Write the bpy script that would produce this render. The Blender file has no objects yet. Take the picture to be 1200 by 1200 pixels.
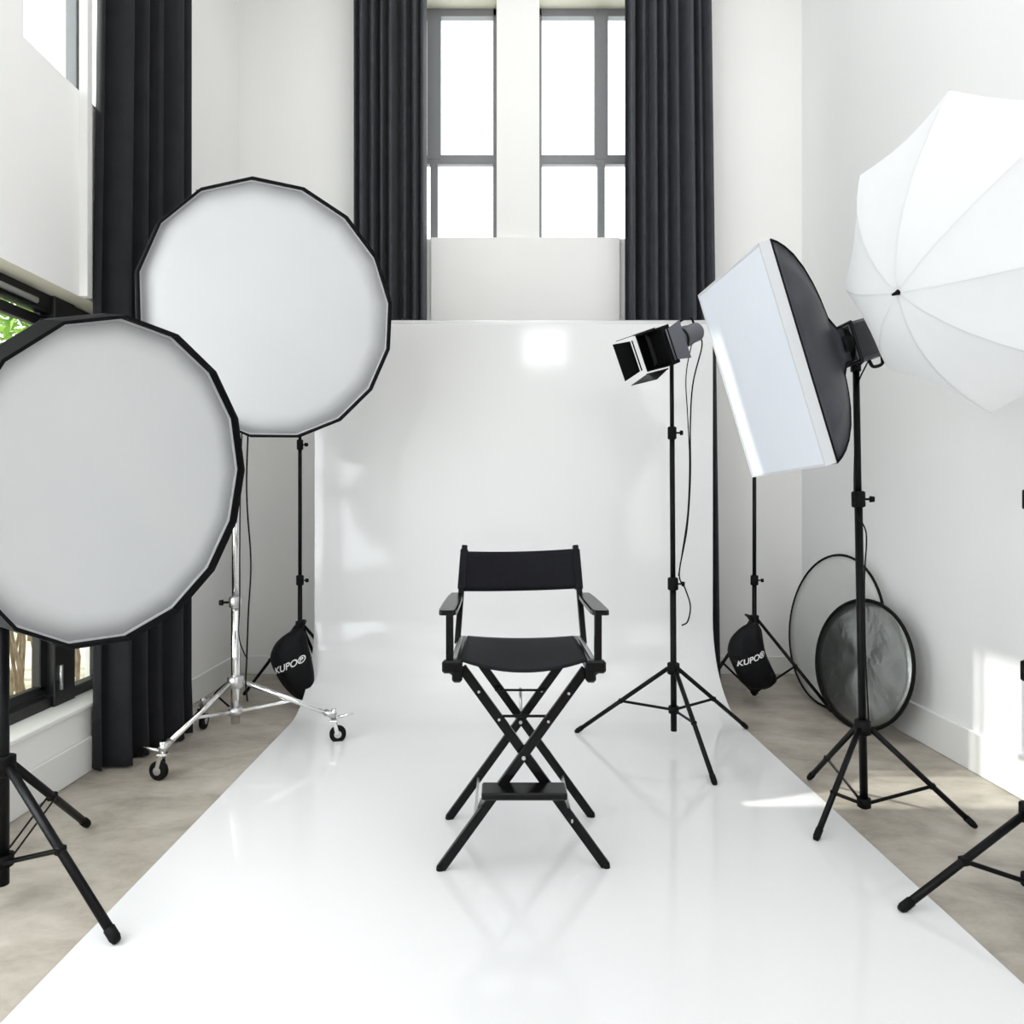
import bpy, math, random
from mathutils import Vector, Matrix
R_ = math.radians
PI = math.pi
scene = bpy.context.scene
COL = scene.collection

# ------------------------------------------------------------ camera, world, sun, lamps, exposure
EYE = 1.31
cam_d = bpy.data.cameras.new('camera'); cam = bpy.data.objects.new('camera', cam_d); COL.objects.link(cam)
cam.location = (0, 0, EYE); cam.rotation_euler = (PI/2, 0, 0)
cam_d.sensor_width = 36; cam_d.lens = 24; cam_d.shift_x = 0.010; cam_d.shift_y = -0.0067
cam_d.clip_start = .05; cam_d.clip_end = 200
scene.camera = cam

world = bpy.data.worlds.new('world'); scene.world = world; world.use_nodes = True
bg = world.node_tree.nodes['Background']
bg.inputs['Color'].default_value = (.97, .99, 1.0, 1); bg.inputs['Strength'].default_value = 6.0

def area(name, loc, size, size_y, energy, col, direction, portal=False):
    d = bpy.data.lights.new(name, 'AREA'); d.shape = 'RECTANGLE'; d.size = size; d.size_y = size_y
    d.energy = energy; d.color = col
    if portal: d.cycles.is_portal = True
    o = bpy.data.objects.new(name, d); COL.objects.link(o); o.location = loc
    o.rotation_euler = Vector(direction).to_track_quat('-Z', 'Y').to_euler()
    return o
sun_d = bpy.data.lights.new('sun', 'SUN'); sun_d.energy = 7.0; sun_d.angle = R_(.6); sun_d.color = (1, .97, .92)
sun = bpy.data.objects.new('sun', sun_d); COL.objects.link(sun); sun.location = (-8, 3, 9)
sun.rotation_euler = Vector((1, .0, -1.065)).to_track_quat('-Z', 'Y').to_euler()
area('overhead_fill_lamp', (.45, 1.6, 5.85), 3.3, 6.0, 150, (1, 1, 1), (0, 0, -1))  # added overhead fill; the ceiling is solid, without a skylight
area('left_window_fill_lamp', (-2.10, 1.85, 1.35), 1.2, 1.7, 60, (.92, .96, 1), (1, .12, 0))  # added fill in the window opening, brightens softbox front and right wall
area('rear_pane_lamp', (.71, -2.15, 3.92), .79, .68, 17, (1, 1, 1), (0, 1, 0))
area('left_side_fill_lamp', (-2.03, -.55, 1.7), 2.2, 2.6, 140, (.90, .95, 1), (1, .15, 0))  # added fill from the left, out of view, lifts the right wall
area('right_side_fill_lamp', (2.32, -.55, 1.9), 2.2, 2.8, 58, (1, .99, .97), (-1, .25, 0))  # added fill from the right, out of view, lifts the round softboxes
area('portal_back', (-.42, 5.62, 4.3), .95, 2.0, 1, (1, 1, 1), (0, -1, 0), True)
area('portal_back', (.70, 5.62, 4.3), .95, 2.0, 1, (1, 1, 1), (0, -1, 0), True)
area('portal_left', (-2.32, 2.5, 1.3), 2.4, 2.0, 1, (1, 1, 1), (1, 0, 0), True)
area('portal_left', (-2.32, 3.4, 4.4), 1.1, 2.2, 1, (1, 1, 1), (1, 0, 0), True)
vs = scene.view_settings
vs.view_transform = 'Standard'; vs.look = 'None'; vs.gamma = 1; vs.use_curve_mapping = False; vs.exposure = -0.66

# ------------------------------------------------------------ materials
def mat(name, col, rough=.6, metal=0, spec=.5, noise=None, bump=None, sheen=0, coat=0, emis=None):
    m = bpy.data.materials.new(name); m.use_nodes = True
    nt = m.node_tree; b = nt.nodes['Principled BSDF']
    b.inputs['Base Color'].default_value = (*col, 1); b.inputs['Roughness'].default_value = rough
    b.inputs['Metallic'].default_value = metal; b.inputs['Specular IOR Level'].default_value = spec
    b.inputs['Sheen Weight'].default_value = sheen; b.inputs['Coat Weight'].default_value = coat
    tc = nt.nodes.new('ShaderNodeTexCoord')
    if noise:                                   # (scale, detail, second colour)
        n = nt.nodes.new('ShaderNodeTexNoise'); n.inputs['Scale'].default_value = noise[0]; n.inputs['Detail'].default_value = noise[1]
        r = nt.nodes.new('ShaderNodeValToRGB')
        r.color_ramp.elements[0].position = .35; r.color_ramp.elements[1].position = .68
        r.color_ramp.elements[0].color = (*col, 1); r.color_ramp.elements[1].color = (*noise[2], 1)
        nt.links.new(tc.outputs['Object'], n.inputs['Vector']); nt.links.new(n.outputs['Fac'], r.inputs['Fac'])
        nt.links.new(r.outputs['Color'], b.inputs['Base Color'])
    if bump:                                    # (scale, strength)
        n2 = nt.nodes.new('ShaderNodeTexNoise'); n2.inputs['Scale'].default_value = bump[0]; n2.inputs['Detail'].default_value = 4
        bp = nt.nodes.new('ShaderNodeBump'); bp.inputs['Strength'].default_value = bump[1]; bp.inputs['Distance'].default_value = .01
        nt.links.new(tc.outputs['Object'], n2.inputs['Vector']); nt.links.new(n2.outputs['Fac'], bp.inputs['Height'])
        nt.links.new(bp.outputs['Normal'], b.inputs['Normal'])
    return m
M = {}
M['wall'] = mat('white_plaster', (.88, .875, .855), .85, noise=(1.2, 4, (.86, .855, .835)), bump=(60, .06))
M['wall_right'] = mat('white_plaster_smooth', (.86, .86, .86), .7, noise=(1.0, 4, (.845, .85, .855)), bump=(60, .05))
M['reveal'] = mat('cream_reveal', (.62, .60, .50), .8)
M['base'] = mat('baseboard_paint', (.80, .80, .78), .5)
M['paper'] = mat('seamless_vinyl', (.73, .73, .73), .095, spec=.5, noise=(.8, 2, (.715, .715, .72)))
M['black'] = mat('black_powder_coat', (.003, .003, .0035), .42, spec=.15)
M['blackwood'] = mat('black_lacquered_wood', (.0025, .0025, .003), .22, spec=.17, noise=(30, 3, (.004, .0038, .0038)))
M['canvas'] = mat('black_canvas', (.006, .006, .0085), .62, spec=.12, noise=(160, 2, (.008, .008, .012)), bump=(350, .25))
M['rubber'] = mat('black_rubber', (.004, .004, .004), .6, spec=.12)
M['chrome'] = mat('chrome_steel', (.78, .78, .78), .14, metal=1)
M['steel'] = mat('brushed_steel', (.55, .55, .55), .35, metal=1)
M['dkgrey'] = mat('dark_grey_housing', (.028, .029, .032), .45, noise=(20, 2, (.034, .035, .039)))
M['ltgrey'] = mat('grey_barndoor_metal', (.13, .135, .155), .42, metal=.3)
M['curtain'] = mat('charcoal_curtain_cloth', (.036, .039, .047), .7, spec=.3, noise=(9, 3, (.046, .049, .058)), bump=(300, .15), sheen=.06)
M['curtain_dark'] = mat('black_curtain_cloth', (.012, .0125, .015), .8, spec=.2, noise=(9, 3, (.016, .0165, .019)), bump=(300, .15), sheen=.04)
M['shell'] = mat('softbox_black_nylon', (.026, .028, .036), .42, noise=(14, 3, (.034, .037, .047)), bump=(18, .12))
M['lip'] = mat('softbox_black_edging', (.004, .004, .0045), .7, spec=.1)
M['diffuser'] = mat('white_diffuser_nylon', (.61, .62, .625), .75, noise=(3, 3, (.595, .605, .615)), bump=(7, .05))
M['diffuser_skylit'] = mat('skylit_diffuser_nylon', (.71, .74, .80), .7, noise=(3, 3, (.69, .725, .79)), bump=(6, .04))  # blue of the window daylight is put into this cloth colour
M['white_tape'] = mat('white_piping', (.58, .59, .61), .6)
M['frame'] = mat('glare_grey_window_frame', (.20, .205, .215), .5)  # dark frame; window glare is put into its lighter grey
M['frame_black'] = mat('black_window_frame', (.006, .006, .007), .4)
M['silver'] = mat('silver_reflector_cloth', (.34, .35, .34), .30, metal=.92, noise=(5, 4, (.24, .25, .24)), bump=(9, .8))
M['letters'] = mat('white_print', (.75, .75, .75), .6)
M['bag'] = mat('black_bag_nylon', (.004, .004, .005), .55, spec=.15, bump=(22, .6))
M['bark'] = mat('pale_bark', (.20, .14, .09), .85, noise=(12, 4, (.36, .30, .22)), bump=(30, .6))
M['leaf'] = mat('green_leaf', (.07, .20, .02), .5, noise=(2.5, 2, (.30, .48, .05)))
M['leaf_dry'] = mat('olive_leaf', (.10, .14, .03), .5, noise=(2.5, 2, (.36, .34, .14)))
M['soil'] = mat('garden_gravel', (.42, .38, .28), .9, noise=(4, 5, (.62, .59, .50)), bump=(30, .5))
M['ceiling'] = mat('ceiling_paint', (.82, .82, .82), .9)
# concrete floor: two noises
def concrete():
    m = mat('polished_concrete', (.3, .27, .23), .34, spec=.4)
    nt = m.node_tree; b = nt.nodes['Principled BSDF']; N = nt.nodes.new; L = nt.links.new
    tc = N('ShaderNodeTexCoord'); mp = N('ShaderNodeMapping'); mp.inputs['Scale'].default_value = (1.0, 1.6, 1)
    mp.inputs['Rotation'].default_value = (0, 0, .5)
    L(tc.outputs['Object'], mp.inputs['Vector'])
    n1 = N('ShaderNodeTexNoise'); n1.inputs['Scale'].default_value = 2.9; n1.inputs['Detail'].default_value = 9; n1.inputs['Roughness'].default_value = .68; n1.inputs['Distortion'].default_value = .25
    L(mp.outputs['Vector'], n1.inputs['Vector'])
    r = N('ShaderNodeValToRGB'); cr = r.color_ramp
    cr.elements[0].position = .30; cr.elements[0].color = (.23, .205, .17, 1)
    cr.elements[1].position = .72; cr.elements[1].color = (.50, .46, .405, 1)
    e = cr.elements.new(.5); e.color = (.37, .335, .285, 1)
    L(n1.outputs['Fac'], r.inputs['Fac']); L(r.outputs['Color'], b.inputs['Base Color'])
    n2 = N('ShaderNodeTexNoise'); n2.inputs['Scale'].default_value = 6; n2.inputs['Detail'].default_value = 6
    L(mp.outputs['Vector'], n2.inputs['Vector'])
    mr = N('ShaderNodeMapRange'); mr.inputs['To Min'].default_value = .25; mr.inputs['To Max'].default_value = .5
    L(n2.outputs['Fac'], mr.inputs['Value']); L(mr.outputs['Result'], b.inputs['Roughness'])
    return m
M['floor'] = concrete()
def glass():
    m = bpy.data.materials.new('window_glass'); m.use_nodes = True; nt = m.node_tree
    for n in list(nt.nodes): nt.nodes.remove(n)
    N = nt.nodes.new; L = nt.links.new
    o = N('ShaderNodeOutputMaterial'); t = N('ShaderNodeBsdfTransparent'); g = N('ShaderNodeBsdfGlossy'); g.inputs['Roughness'].default_value = .02
    mx = N('ShaderNodeMixShader'); mx.inputs['Fac'].default_value = .05
    t.inputs['Color'].default_value = (.97, .99, .98, 1)
    L(t.outputs[0], mx.inputs[1]); L(g.outputs[0], mx.inputs[2]); L(mx.outputs[0], o.inputs['Surface'])
    return m
M['glass'] = glass()
def translucent(name, col, fac, transp=0):
    m = bpy.data.materials.new(name); m.use_nodes = True; nt = m.node_tree
    for n in list(nt.nodes): nt.nodes.remove(n)
    N = nt.nodes.new; L = nt.links.new
    o = N('ShaderNodeOutputMaterial'); t = N('ShaderNodeBsdfTranslucent'); d = N('ShaderNodeBsdfDiffuse')
    nz = N('ShaderNodeTexNoise'); nz.inputs['Scale'].default_value = 4
    rp = N('ShaderNodeValToRGB'); rp.color_ramp.elements[0].color = (*[c*.97 for c in col], 1); rp.color_ramp.elements[1].color = (*col, 1)
    L(nz.outputs['Fac'], rp.inputs['Fac']); L(rp.outputs['Color'], t.inputs['Color']); L(rp.outputs['Color'], d.inputs['Color'])
    mx = N('ShaderNodeMixShader'); mx.inputs['Fac'].default_value = fac
    L(d.outputs[0], mx.inputs[1]); L(t.outputs[0], mx.inputs[2])
    last = mx
    if transp:
        tp = N('ShaderNodeBsdfTransparent'); m2 = N('ShaderNodeMixShader'); m2.inputs['Fac'].default_value = transp
        L(mx.outputs[0], m2.inputs[1]); L(tp.outputs[0], m2.inputs[2]); last = m2
    L(last.outputs[0], o.inputs['Surface'])
    return m
M['umbrella'] = translucent('white_umbrella_nylon', (.87, .88, .89), .42)
M['scrim'] = translucent('translucent_disc_cloth', (.80, .81, .79), .45, .25)

# ------------------------------------------------------------ mesh helpers
class MB:
    def __init__(s): s.v = []; s.f = []; s.sm = []
    def add(s, vs_, fs, smooth=False):
        o = len(s.v); s.v += [Vector(v) for v in vs_]
        for f in fs: s.f.append([i+o for i in f]); s.sm.append(smooth)
        return s
    def box(s, c, size, rot=None):
        h = [x/2 for x in size]; c = Vector(c); rot = rot or Matrix.Identity(3)
        vs_ = [c + rot @ Vector((x*h[0], y*h[1], z*h[2])) for x in (-1, 1) for y in (-1, 1) for z in (-1, 1)]
        return s.add(vs_, [(0,1,3,2),(4,6,7,5),(0,4,5,1),(2,3,7,6),(0,2,6,4),(1,5,7,3)])
    def bev(s, c, size, b=.004, rot=None):            # chamfered box
        h = [x/2 for x in size]; c = Vector(c); rot = rot or Matrix.Identity(3); b = min(b, min(h)*.9)
        idx = {}; vs_ = []
        for sx in (-1, 1):
            for sy in (-1, 1):
                for sz in (-1, 1):
                    for ax in range(3):
                        p = [sx*h[0], sy*h[1], sz*h[2]]; sg = (sx, sy, sz)
                        for k in range(3):
                            if k != ax: p[k] -= sg[k]*b
                        idx[(sx, sy, sz, ax)] = len(vs_); vs_.append(c + rot @ Vector(p))
        fs = []
        for ax in range(3):
            o1, o2 = [k for k in range(3) if k != ax]
            for sg in (-1, 1):
                q = []
                for a, b2 in ((-1,-1),(1,-1),(1,1),(-1,1)):
                    t = [0,0,0]; t[ax] = sg; t[o1] = a; t[o2] = b2; q.append(idx[(*t, ax)])
                fs.append(q)
        for ax in range(3):                           # edges parallel to ax
            o1, o2 = [k for k in range(3) if k != ax]
            for a in (-1, 1):
                for b2 in (-1, 1):
                    t0 = [0,0,0]; t0[o1] = a; t0[o2] = b2; t1 = list(t0); t0[ax] = -1; t1[ax] = 1
                    fs.append([idx[(*t0, o1)], idx[(*t1, o1)], idx[(*t1, o2)], idx[(*t0, o2)]])
        for sx in (-1, 1):
            for sy in (-1, 1):
                for sz in (-1, 1): fs.append([idx[(sx, sy, sz, k)] for k in range(3)])
        return s.add(vs_, fs)
    def tube(s, pts, r, n=12, cap=True):
        pts = [Vector(p) for p in pts]; m = len(pts)
        rr = r if isinstance(r, (list, tuple)) else [r]*m
        vs_ = []; up = None
        for i, p in enumerate(pts):
            a = pts[max(i-1, 0)]; b = pts[min(i+1, m-1)]; t = (b-a).normalized() if (b-a).length > 1e-9 else Vector((0,0,1))
            if up is None: up = Vector((0,0,1)) if abs(t.z) < .9 else Vector((1,0,0))
            x = t.cross(up)
            if x.length < 1e-6: x = t.orthogonal()
            x.normalize(); y = x.cross(t).normalized(); up = y
            for k in range(n):
                an = 2*PI*k/n; vs_.append(p + (x*math.cos(an) + y*math.sin(an))*rr[i])
        fs = [(i*n+k, i*n+(k+1) % n, (i+1)*n+(k+1) % n, (i+1)*n+k) for i in range(m-1) for k in range(n)]
        s.add(vs_, fs, True)
        if cap: s.add(vs_[:n], [list(range(n))[::-1]]); s.add(vs_[-n:], [list(range(n))])
        return s
    def cyl(s, a, b, r, n=16): return s.tube([a, b], r, n)
    def bar(s, a, b, w, t, side):                     # flat bar from a to b, w measured along `side`
        a = Vector(a); b = Vector(b); z = (b-a).normalized(); x = Vector(side); x = (x - z*x.dot(z)).normalized(); y = z.cross(x)
        return s.bev((a+b)/2, (w, t, (b-a).length), .0025, Matrix((x, y, z)).transposed())
    def rings(s, rings, smooth=True, close=True, cap=False):
        n = len(rings[0]); vs_ = [v for r in rings for v in r]; kk = n if close else n-1
        s.add(vs_, [(i*n+k, i*n+(k+1) % n, (i+1)*n+(k+1) % n, (i+1)*n+k) for i in range(len(rings)-1) for k in range(kk)], smooth)
        if cap: s.add(rings[0], [list(range(n))[::-1]]); s.add(rings[-1], [list(range(n))])
        return s
    def build(s, name, material, parent=None, solid=0, origin=None):
        off = Vector(parent['_o']) if parent is not None else Vector(origin or (0,0,0))
        me = bpy.data.meshes.new(name); me.from_pydata([tuple(v-off) for v in s.v], [], s.f)
        me.materials.append(material if not isinstance(material, str) else M[material])
        me.polygons.foreach_set('use_smooth', s.sm); me.update()
        import bmesh
        bm = bmesh.new(); bm.from_mesh(me); bmesh.ops.remove_doubles(bm, verts=bm.verts, dist=1e-6)
        bmesh.ops.recalc_face_normals(bm, faces=bm.faces); bm.to_mesh(me); bm.free()
        o = bpy.data.objects.new(name, me); COL.objects.link(o)
        if parent is not None: o.parent = parent
        else: o.location = off
        o['_o'] = list(off)
        if solid:
            md = o.modifiers.new('thickness', 'SOLIDIFY'); md.thickness = solid; md.offset = 0
        return o
def thing(name, loc, label, cat, group=None):
    o = bpy.data.objects.new(name, None); COL.objects.link(o); o.location = loc; o.empty_display_size = .1
    o['_o'] = list(loc); return tag(o, label, cat, group)
def tag(o, label, cat, group=None, kind=None):
    o['label'] = label; o['category'] = cat
    if group: o['group'] = group
    if kind: o['kind'] = kind
    return o
def struct(o): o['kind'] = 'structure'; return o
def cat_curve(pts, n=8):                              # Catmull-Rom through points
    P = [Vector(p) for p in pts]; P = [P[0]*2-P[1]] + P + [P[-1]*2-P[-2]]; out = []
    for i in range(1, len(P)-2):
        for k in range(n):
            t = k/n
            out.append(.5*((2*P[i]) + (P[i+1]-P[i-1])*t + (2*P[i-1]-5*P[i]+4*P[i+1]-P[i+2])*t*t + (3*P[i]-P[i-1]-3*P[i+1]+P[i+2])*t**3))
    out.append(P[-2]); return out
def img(u, v, d): return Vector(((u-588)*d/800, d, EYE-(v-592)*d/800))   # a measured point of the room at distance d

# ------------------------------------------------------------ room shell
XL, XR, YB, YF, H = -2.04, 2.33, 5.30, -2.0, 6.0
struct(MB().box(((XL+XR)/2, (YB+YF)/2, -.05), (XR-XL+.5, YB-YF+.5, .1)).build('floor', 'floor'))
struct(MB().box(((XL+XR)/2, (YB+YF)/2, H+.05), (XR-XL+.5, YB-YF+.5, .1)).build('ceiling', 'ceiling'))
def wall_cells(mb, axis, fixed, thick, a0, a1, z0, z1, holes):
    As = sorted({a0, a1, *[h[0] for h in holes], *[h[1] for h in holes]}); Zs = sorted({z0, z1, *[h[2] for h in holes], *[h[3] for h in holes]})
    for i in range(len(As)-1):
        for j in range(len(Zs)-1):
            ca = (As[i]+As[i+1])/2; cz = (Zs[j]+Zs[j+1])/2
            if any(h[0] < ca < h[1] and h[2] < cz < h[3] for h in holes): continue
            if axis == 'x': mb.box((fixed, ca, cz), (thick, As[i+1]-As[i], Zs[j+1]-Zs[j]))
            else: mb.box((ca, fixed, cz), (As[i+1]-As[i], thick, Zs[j+1]-Zs[j]))
    return mb
BW = [(-.96, -.04, 3.377, 5.29), (.292, 1.20, 3.377, 5.29)]           # back windows
SW = [(-1.65, .55, .40, 3.0)]  # added unseen opening beside the left fill lamp
LW = [(1.2, 3.75, .33, 2.32), (2.914, 3.95, 3.31, 5.5)]                 # left windows: y0,y1,z0,z1
struct(wall_cells(MB(), 'y', YB+.15, .3, XL-.3, XR+.3, 0, H, BW).build('wall_back', 'wall'))
struct(wall_cells(MB(), 'x', XL-.125, .25, YF, YB, 0, H, LW+SW).build('wall_left', 'wall'))
struct(wall_cells(MB(), 'x', XR+.125, .25, YF, YB, 0, H, [(-1.65, .55, .50, 3.3)]).build('wall_right', 'wall_right'))  # unseen opening added beside the right fill lamp
struct(wall_cells(MB(), 'y', YF-.1, .2, XL-.3, XR+.3, 0, H, [(.31, 1.11, 3.57, 4.27)]).build('wall_front', 'wall'))
struct(MB().box(((-.546+.91)/2, YB-.015, 3.377/2), (1.456, .03, 3.377)).build('trim_1', 'wall'))
struct(MB().box((XL+.02, 3.315, (2.32+H)/2), (.04, .04, H-2.32)).build('trim_2', 'base'))
struct(MB().bev((XL+.009, (YB+YF)/2, .085), (.018, YB-YF, .17), .005).build('baseboard_left', 'base'))
struct(MB().bev(((XL+XR)/2, YB-.009, .07), (XR-XL, .018, .14), .005).build('baseboard_back', 'base'))
struct(MB().bev((XR-.011, (YB+YF)/2, .10), (.022, YB-YF, .20), .005).build('baseboard_right', 'base'))

def win_root(name, loc):
    o = bpy.data.objects.new(name, None); COL.objects.link(o); o.location = loc; o['_o'] = list(loc); return struct(o)
# back windows
for n, (x0, x1, z0, z1) in enumerate(BW):
    w = win_root('window_%d' % (n+1), ((x0+x1)/2, 5.5, z0)); f = MB(); Y = 5.5
    zt = EYE+(592-189)*Y/800
    mx = (509-588)*Y/800 if n == 0 else (704-588)*Y/800
    for zz, hh in ((z1-.03, .06), (z0+.02, .04)): f.bev(((x0+x1)/2, Y, zz), (x1-x0, .06, hh))
    for xx in (x0+.015, x1-.015): f.bev((xx, Y, (z0+z1)/2), (.03, .06, z1-z0))
    f.bev(((x0+x1)/2, Y-.003, zt), (x1-x0, .055, .075))
    f.bev((mx, Y-.006, (zt+z1)/2), (.11, .055, z1-zt)); f.bev((mx, Y-.006, (zt+z0)/2), (.06, .055, zt-z0))
    f.build('window_frame', 'frame', w)
    g = MB()
    for a, b, c, d in ((x0+.03, mx-.05, zt+.03, z1-.05), (mx+.05, x1-.03, zt+.03, z1-.05), (x0+.03, mx-.03, z0+.03, zt-.03), (mx+.03, x1-.03, z0+.03, zt-.03)):
        g.box(((a+b)/2, Y+.012, (c+d)/2), (b-a, .006, d-c))
    g.build('window_pane', 'glass', w)
    MB().box(((x0+x1)/2, (YB+Y)/2, z1+.004), (x1-x0, Y-YB, .012)).build('window_head', 'reveal', w)
# left lower window
y0, y1, z0, z1 = LW[0]; XF = -2.20
w = win_root('window_3', (XF, 2.4, z0)); f = MB()
f.bev((XF, (y0+y1)/2, z1-.045), (.06, y1-y0, .09)); f.bev((XF, (y0+y1)/2, z0+.03), (.06, y1-y0, .06))
f.bev((XF, y0+.03, (z0+z1)/2), (.06, .06, z1-z0)); f.bev((XF, y1-.03, (z0+z1)/2), (.06, .06, z1-z0))
f.bev((XF+.01, 3.37, (z0+z1)/2), (.07, .16, z1-z0)); f.bev((XF, 2.2, (z0+z1)/2), (.06, .05, z1-z0))
f.build('window_frame', 'frame_black', w)
sa = MB()                                            # the opening sash
for zz in (z1-.13, z0+.09): sa.bev((XF-.015, 2.76, zz), (.04, 1.06, .05))
for yy in (2.25, 3.27): sa.bev((XF-.015, yy, (z0+z1)/2), (.04, .05, z1-z0-.18))
sa.build('window_sash', 'frame_black', w)
MB().box((XF-.02, (y0+y1)/2, (z0+z1)/2), (.006, y1-y0-.1, z1-z0-.12)).build('window_pane', 'glass', w)
MB().bev((XF+.045, 3.02, z1-.06), (.02, .30, .028), .006).build('window_stay', 'steel', w)
MB().cyl((XF+.05, 3.33, z0+.08), (XF+.05, 3.33, z0+.20), .010).build('window_handle', 'steel', w)
MB().box((XL-.09, (y0+y1)/2, z1+.004), (.17, y1-y0, .010)).build('window_head', 'reveal', w)
MB().bev((XL-.08, (y0+y1)/2, z0-.004), (.20, y1-y0, .022), .004).build('window_sill', 'base', w)
# left upper window
y0, y1, z0, z1 = LW[1]
w = win_root('window_4', (XF, 3.4, z0)); f = MB()
f.bev((XF, (y0+y1)/2, z1-.03), (.06, y1-y0, .06)); f.bev((XF, (y0+y1)/2, z0+.02), (.06, y1-y0, .04))
f.bev((XF, y0+.02, (z0+z1)/2), (.06, .04, z1-z0)); f.bev((XF, y1-.03, (z0+z1)/2), (.06, .06, z1-z0))
f.bev((XF, 3.535, (z0+z1)/2), (.06, .10, z1-z0))
f.build('window_frame', 'frame', w)
MB().box((XF-.01, (y0+y1)/2, (z0+z1)/2), (.006, y1-y0-.06, z1-z0-.06)).build('window_pane', 'glass', w)
# window behind the camera
for n, (x0, x1, z0, z1) in enumerate([(.31, 1.11, 3.57, 4.27)]):
    w = win_root('window_%d' % (n+5), ((x0+x1)/2, YF-.1, z0)); f = MB(); Y = YF-.1
    for zz in (z0+.02, z1-.02): f.bev(((x0+x1)/2, Y, zz), (x1-x0, .06, .04))
    for xx in (x0+.02, x1-.02): f.bev((xx, Y, (z0+z1)/2), (.04, .06, z1-z0))
    f.build('window_frame', 'frame', w)

for n, (xx, sg, za, zb) in enumerate([(XL-.06, 1, .40, 3.0), (XR+.06, -1, .50, 3.3)]):  # unseen side windows, added to go with the fill lamps
    w = win_root('window_%d' % (n+6), (xx, -.55, za)); f = MB()
    for zz in (za+.02, zb-.02): f.bev((xx, -.55, zz), (.06, 2.2, .04))
    for yy in (-1.63, .53): f.bev((xx, yy, (za+zb)/2), (.06, .04, zb-za))
    f.build('window_frame', 'frame', w)
    MB().box((xx-sg*.035, -.55, (za+zb)/2), (.006, 2.2, zb-za)).build('sky_block_panel', 'ceiling', w)  # opaque panel added to keep bright sky out of the backdrop reflections

# ------------------------------------------------------------ outside garden (seen through the left window)
struct(MB().box((-8.4, 4.5, -.06), (12, 22, .1)).build('garden_ground', 'soil'))
rnd = random.Random(7)
def tree(x, y, h, label, leafmat, nleaf, zlo, spread):
    t = thing('garden_tree', (x, y, 0), label, 'tree', 'trees outside the left window')
    tr = MB()
    for k in range(3):
        a = rnd.uniform(0, 2*PI); bx, by = x+.16*math.cos(a), y+.2*math.sin(a)
        p = [Vector((bx, by, -.02))]
        for j in range(1, 7): p.append(Vector((bx+math.cos(a)*.05*j+rnd.uniform(-.05, .05), by+math.sin(a)*.05*j+rnd.uniform(-.06, .06), h*j/7)))
        tr.tube(p, [.05-.005*j for j in range(7)], 8)
    tr.build('trunk', 'bark', t)
    lf = MB()
    for k in range(nleaf):
        zz = rnd.uniform(zlo, h); s = spread*(1-.35*abs((zz-.62*h)/(.5*h)))
        c = Vector((x+rnd.gauss(0, s*.42), y+rnd.gauss(0, s*.5), zz))
        d = Vector((rnd.gauss(0, 1), rnd.gauss(0, 1), rnd.gauss(-.3, .7))).normalized(); sd = d.orthogonal().normalized()
        sd.rotate(Matrix.Rotation(rnd.uniform(0, 6.28), 3, d)); L = rnd.uniform(.07, .15); W = L*.28; nrm = d.cross(sd)*(.12*L)
        lf.add([c, c+d*L*.5+sd*W+nrm, c+d*L, c+d*L*.5-sd*W+nrm, c+d*L*.5], [(0, 1, 4), (1, 2, 4), (2, 3, 4), (3, 0, 4)])
    lf.build('foliage', leafmat, t)
struct(MB().bev((-3.5, 1.9, 2.86), (2.4, 4.1, .12)).build('sun_block_slab', 'base'))  # unseen slab added to keep sun out of the lower left window
tree(-4.4, 3.9, 4.6, 'leafy green garden tree outside, the nearest one beyond the left window', 'leaf', 1500, 1.4, 1.0)
tree(-4.2, 5.3, 4.4, 'bright green tree outside, in the lower window at the left photo edge', 'leaf', 1900, 1.5, 1.0)
tree(-4.5, 6.5, 4.3, 'bright green tree outside seen just above the nearest round softbox', 'leaf', 1900, 1.4, 1.0)
tree(-4.7, 7.7, 4.2, 'bushy tree with pale trunks outside, behind the window frame post', 'leaf', 1700, 1.2, 1.0)
def stem_clump(x, y, label):
    t = thing('garden_shrub', (x, y, 0), label, 'shrub', 'pale stemmed shrubs outside the left window')
    m = MB(); lf = MB()
    for k in range(18):
        bx, by = x+rnd.gauss(0, .16), y+rnd.gauss(0, .22); h = rnd.uniform(1.2, 1.9); lx, ly = rnd.gauss(0, .14), rnd.gauss(0, .14)
        p = [Vector((bx+lx*j/5+rnd.uniform(-.02, .02), by+ly*j/5, -.02+h*j/5)) for j in range(6)]
        m.tube(p, [.013-.0018*j for j in range(6)], 6)
        for j in range(26):
            c = p[2]+(p[5]-p[2])*rnd.random()+Vector((rnd.gauss(0, .06),)*3); d = Vector((rnd.gauss(0, 1), rnd.gauss(0, 1), rnd.gauss(0, .7))).normalized(); sd = d.orthogonal().normalized(); L = rnd.uniform(.05, .11)
            lf.add([c, c+d*L*.5+sd*L*.2, c+d*L, c+d*L*.5-sd*L*.2], [(0, 1, 2, 3)])
    m.build('stems', 'bark', t); lf.build('foliage', 'leaf_dry', t)
for k, (x, y) in enumerate([(-3.1, 3.7), (-3.2, 4.35), (-3.4, 5.0), (-3.3, 5.7)]):
    stem_clump(x, y, ['olive shrub with pale stems outside, nearest one low in the left window', 'olive shrub with pale stems outside, second one low in the left window',
                      'olive shrub with pale stems outside, third one low in the left window', 'olive shrub with pale stems outside, seen in the narrow pane by the black curtain'][k])

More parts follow.
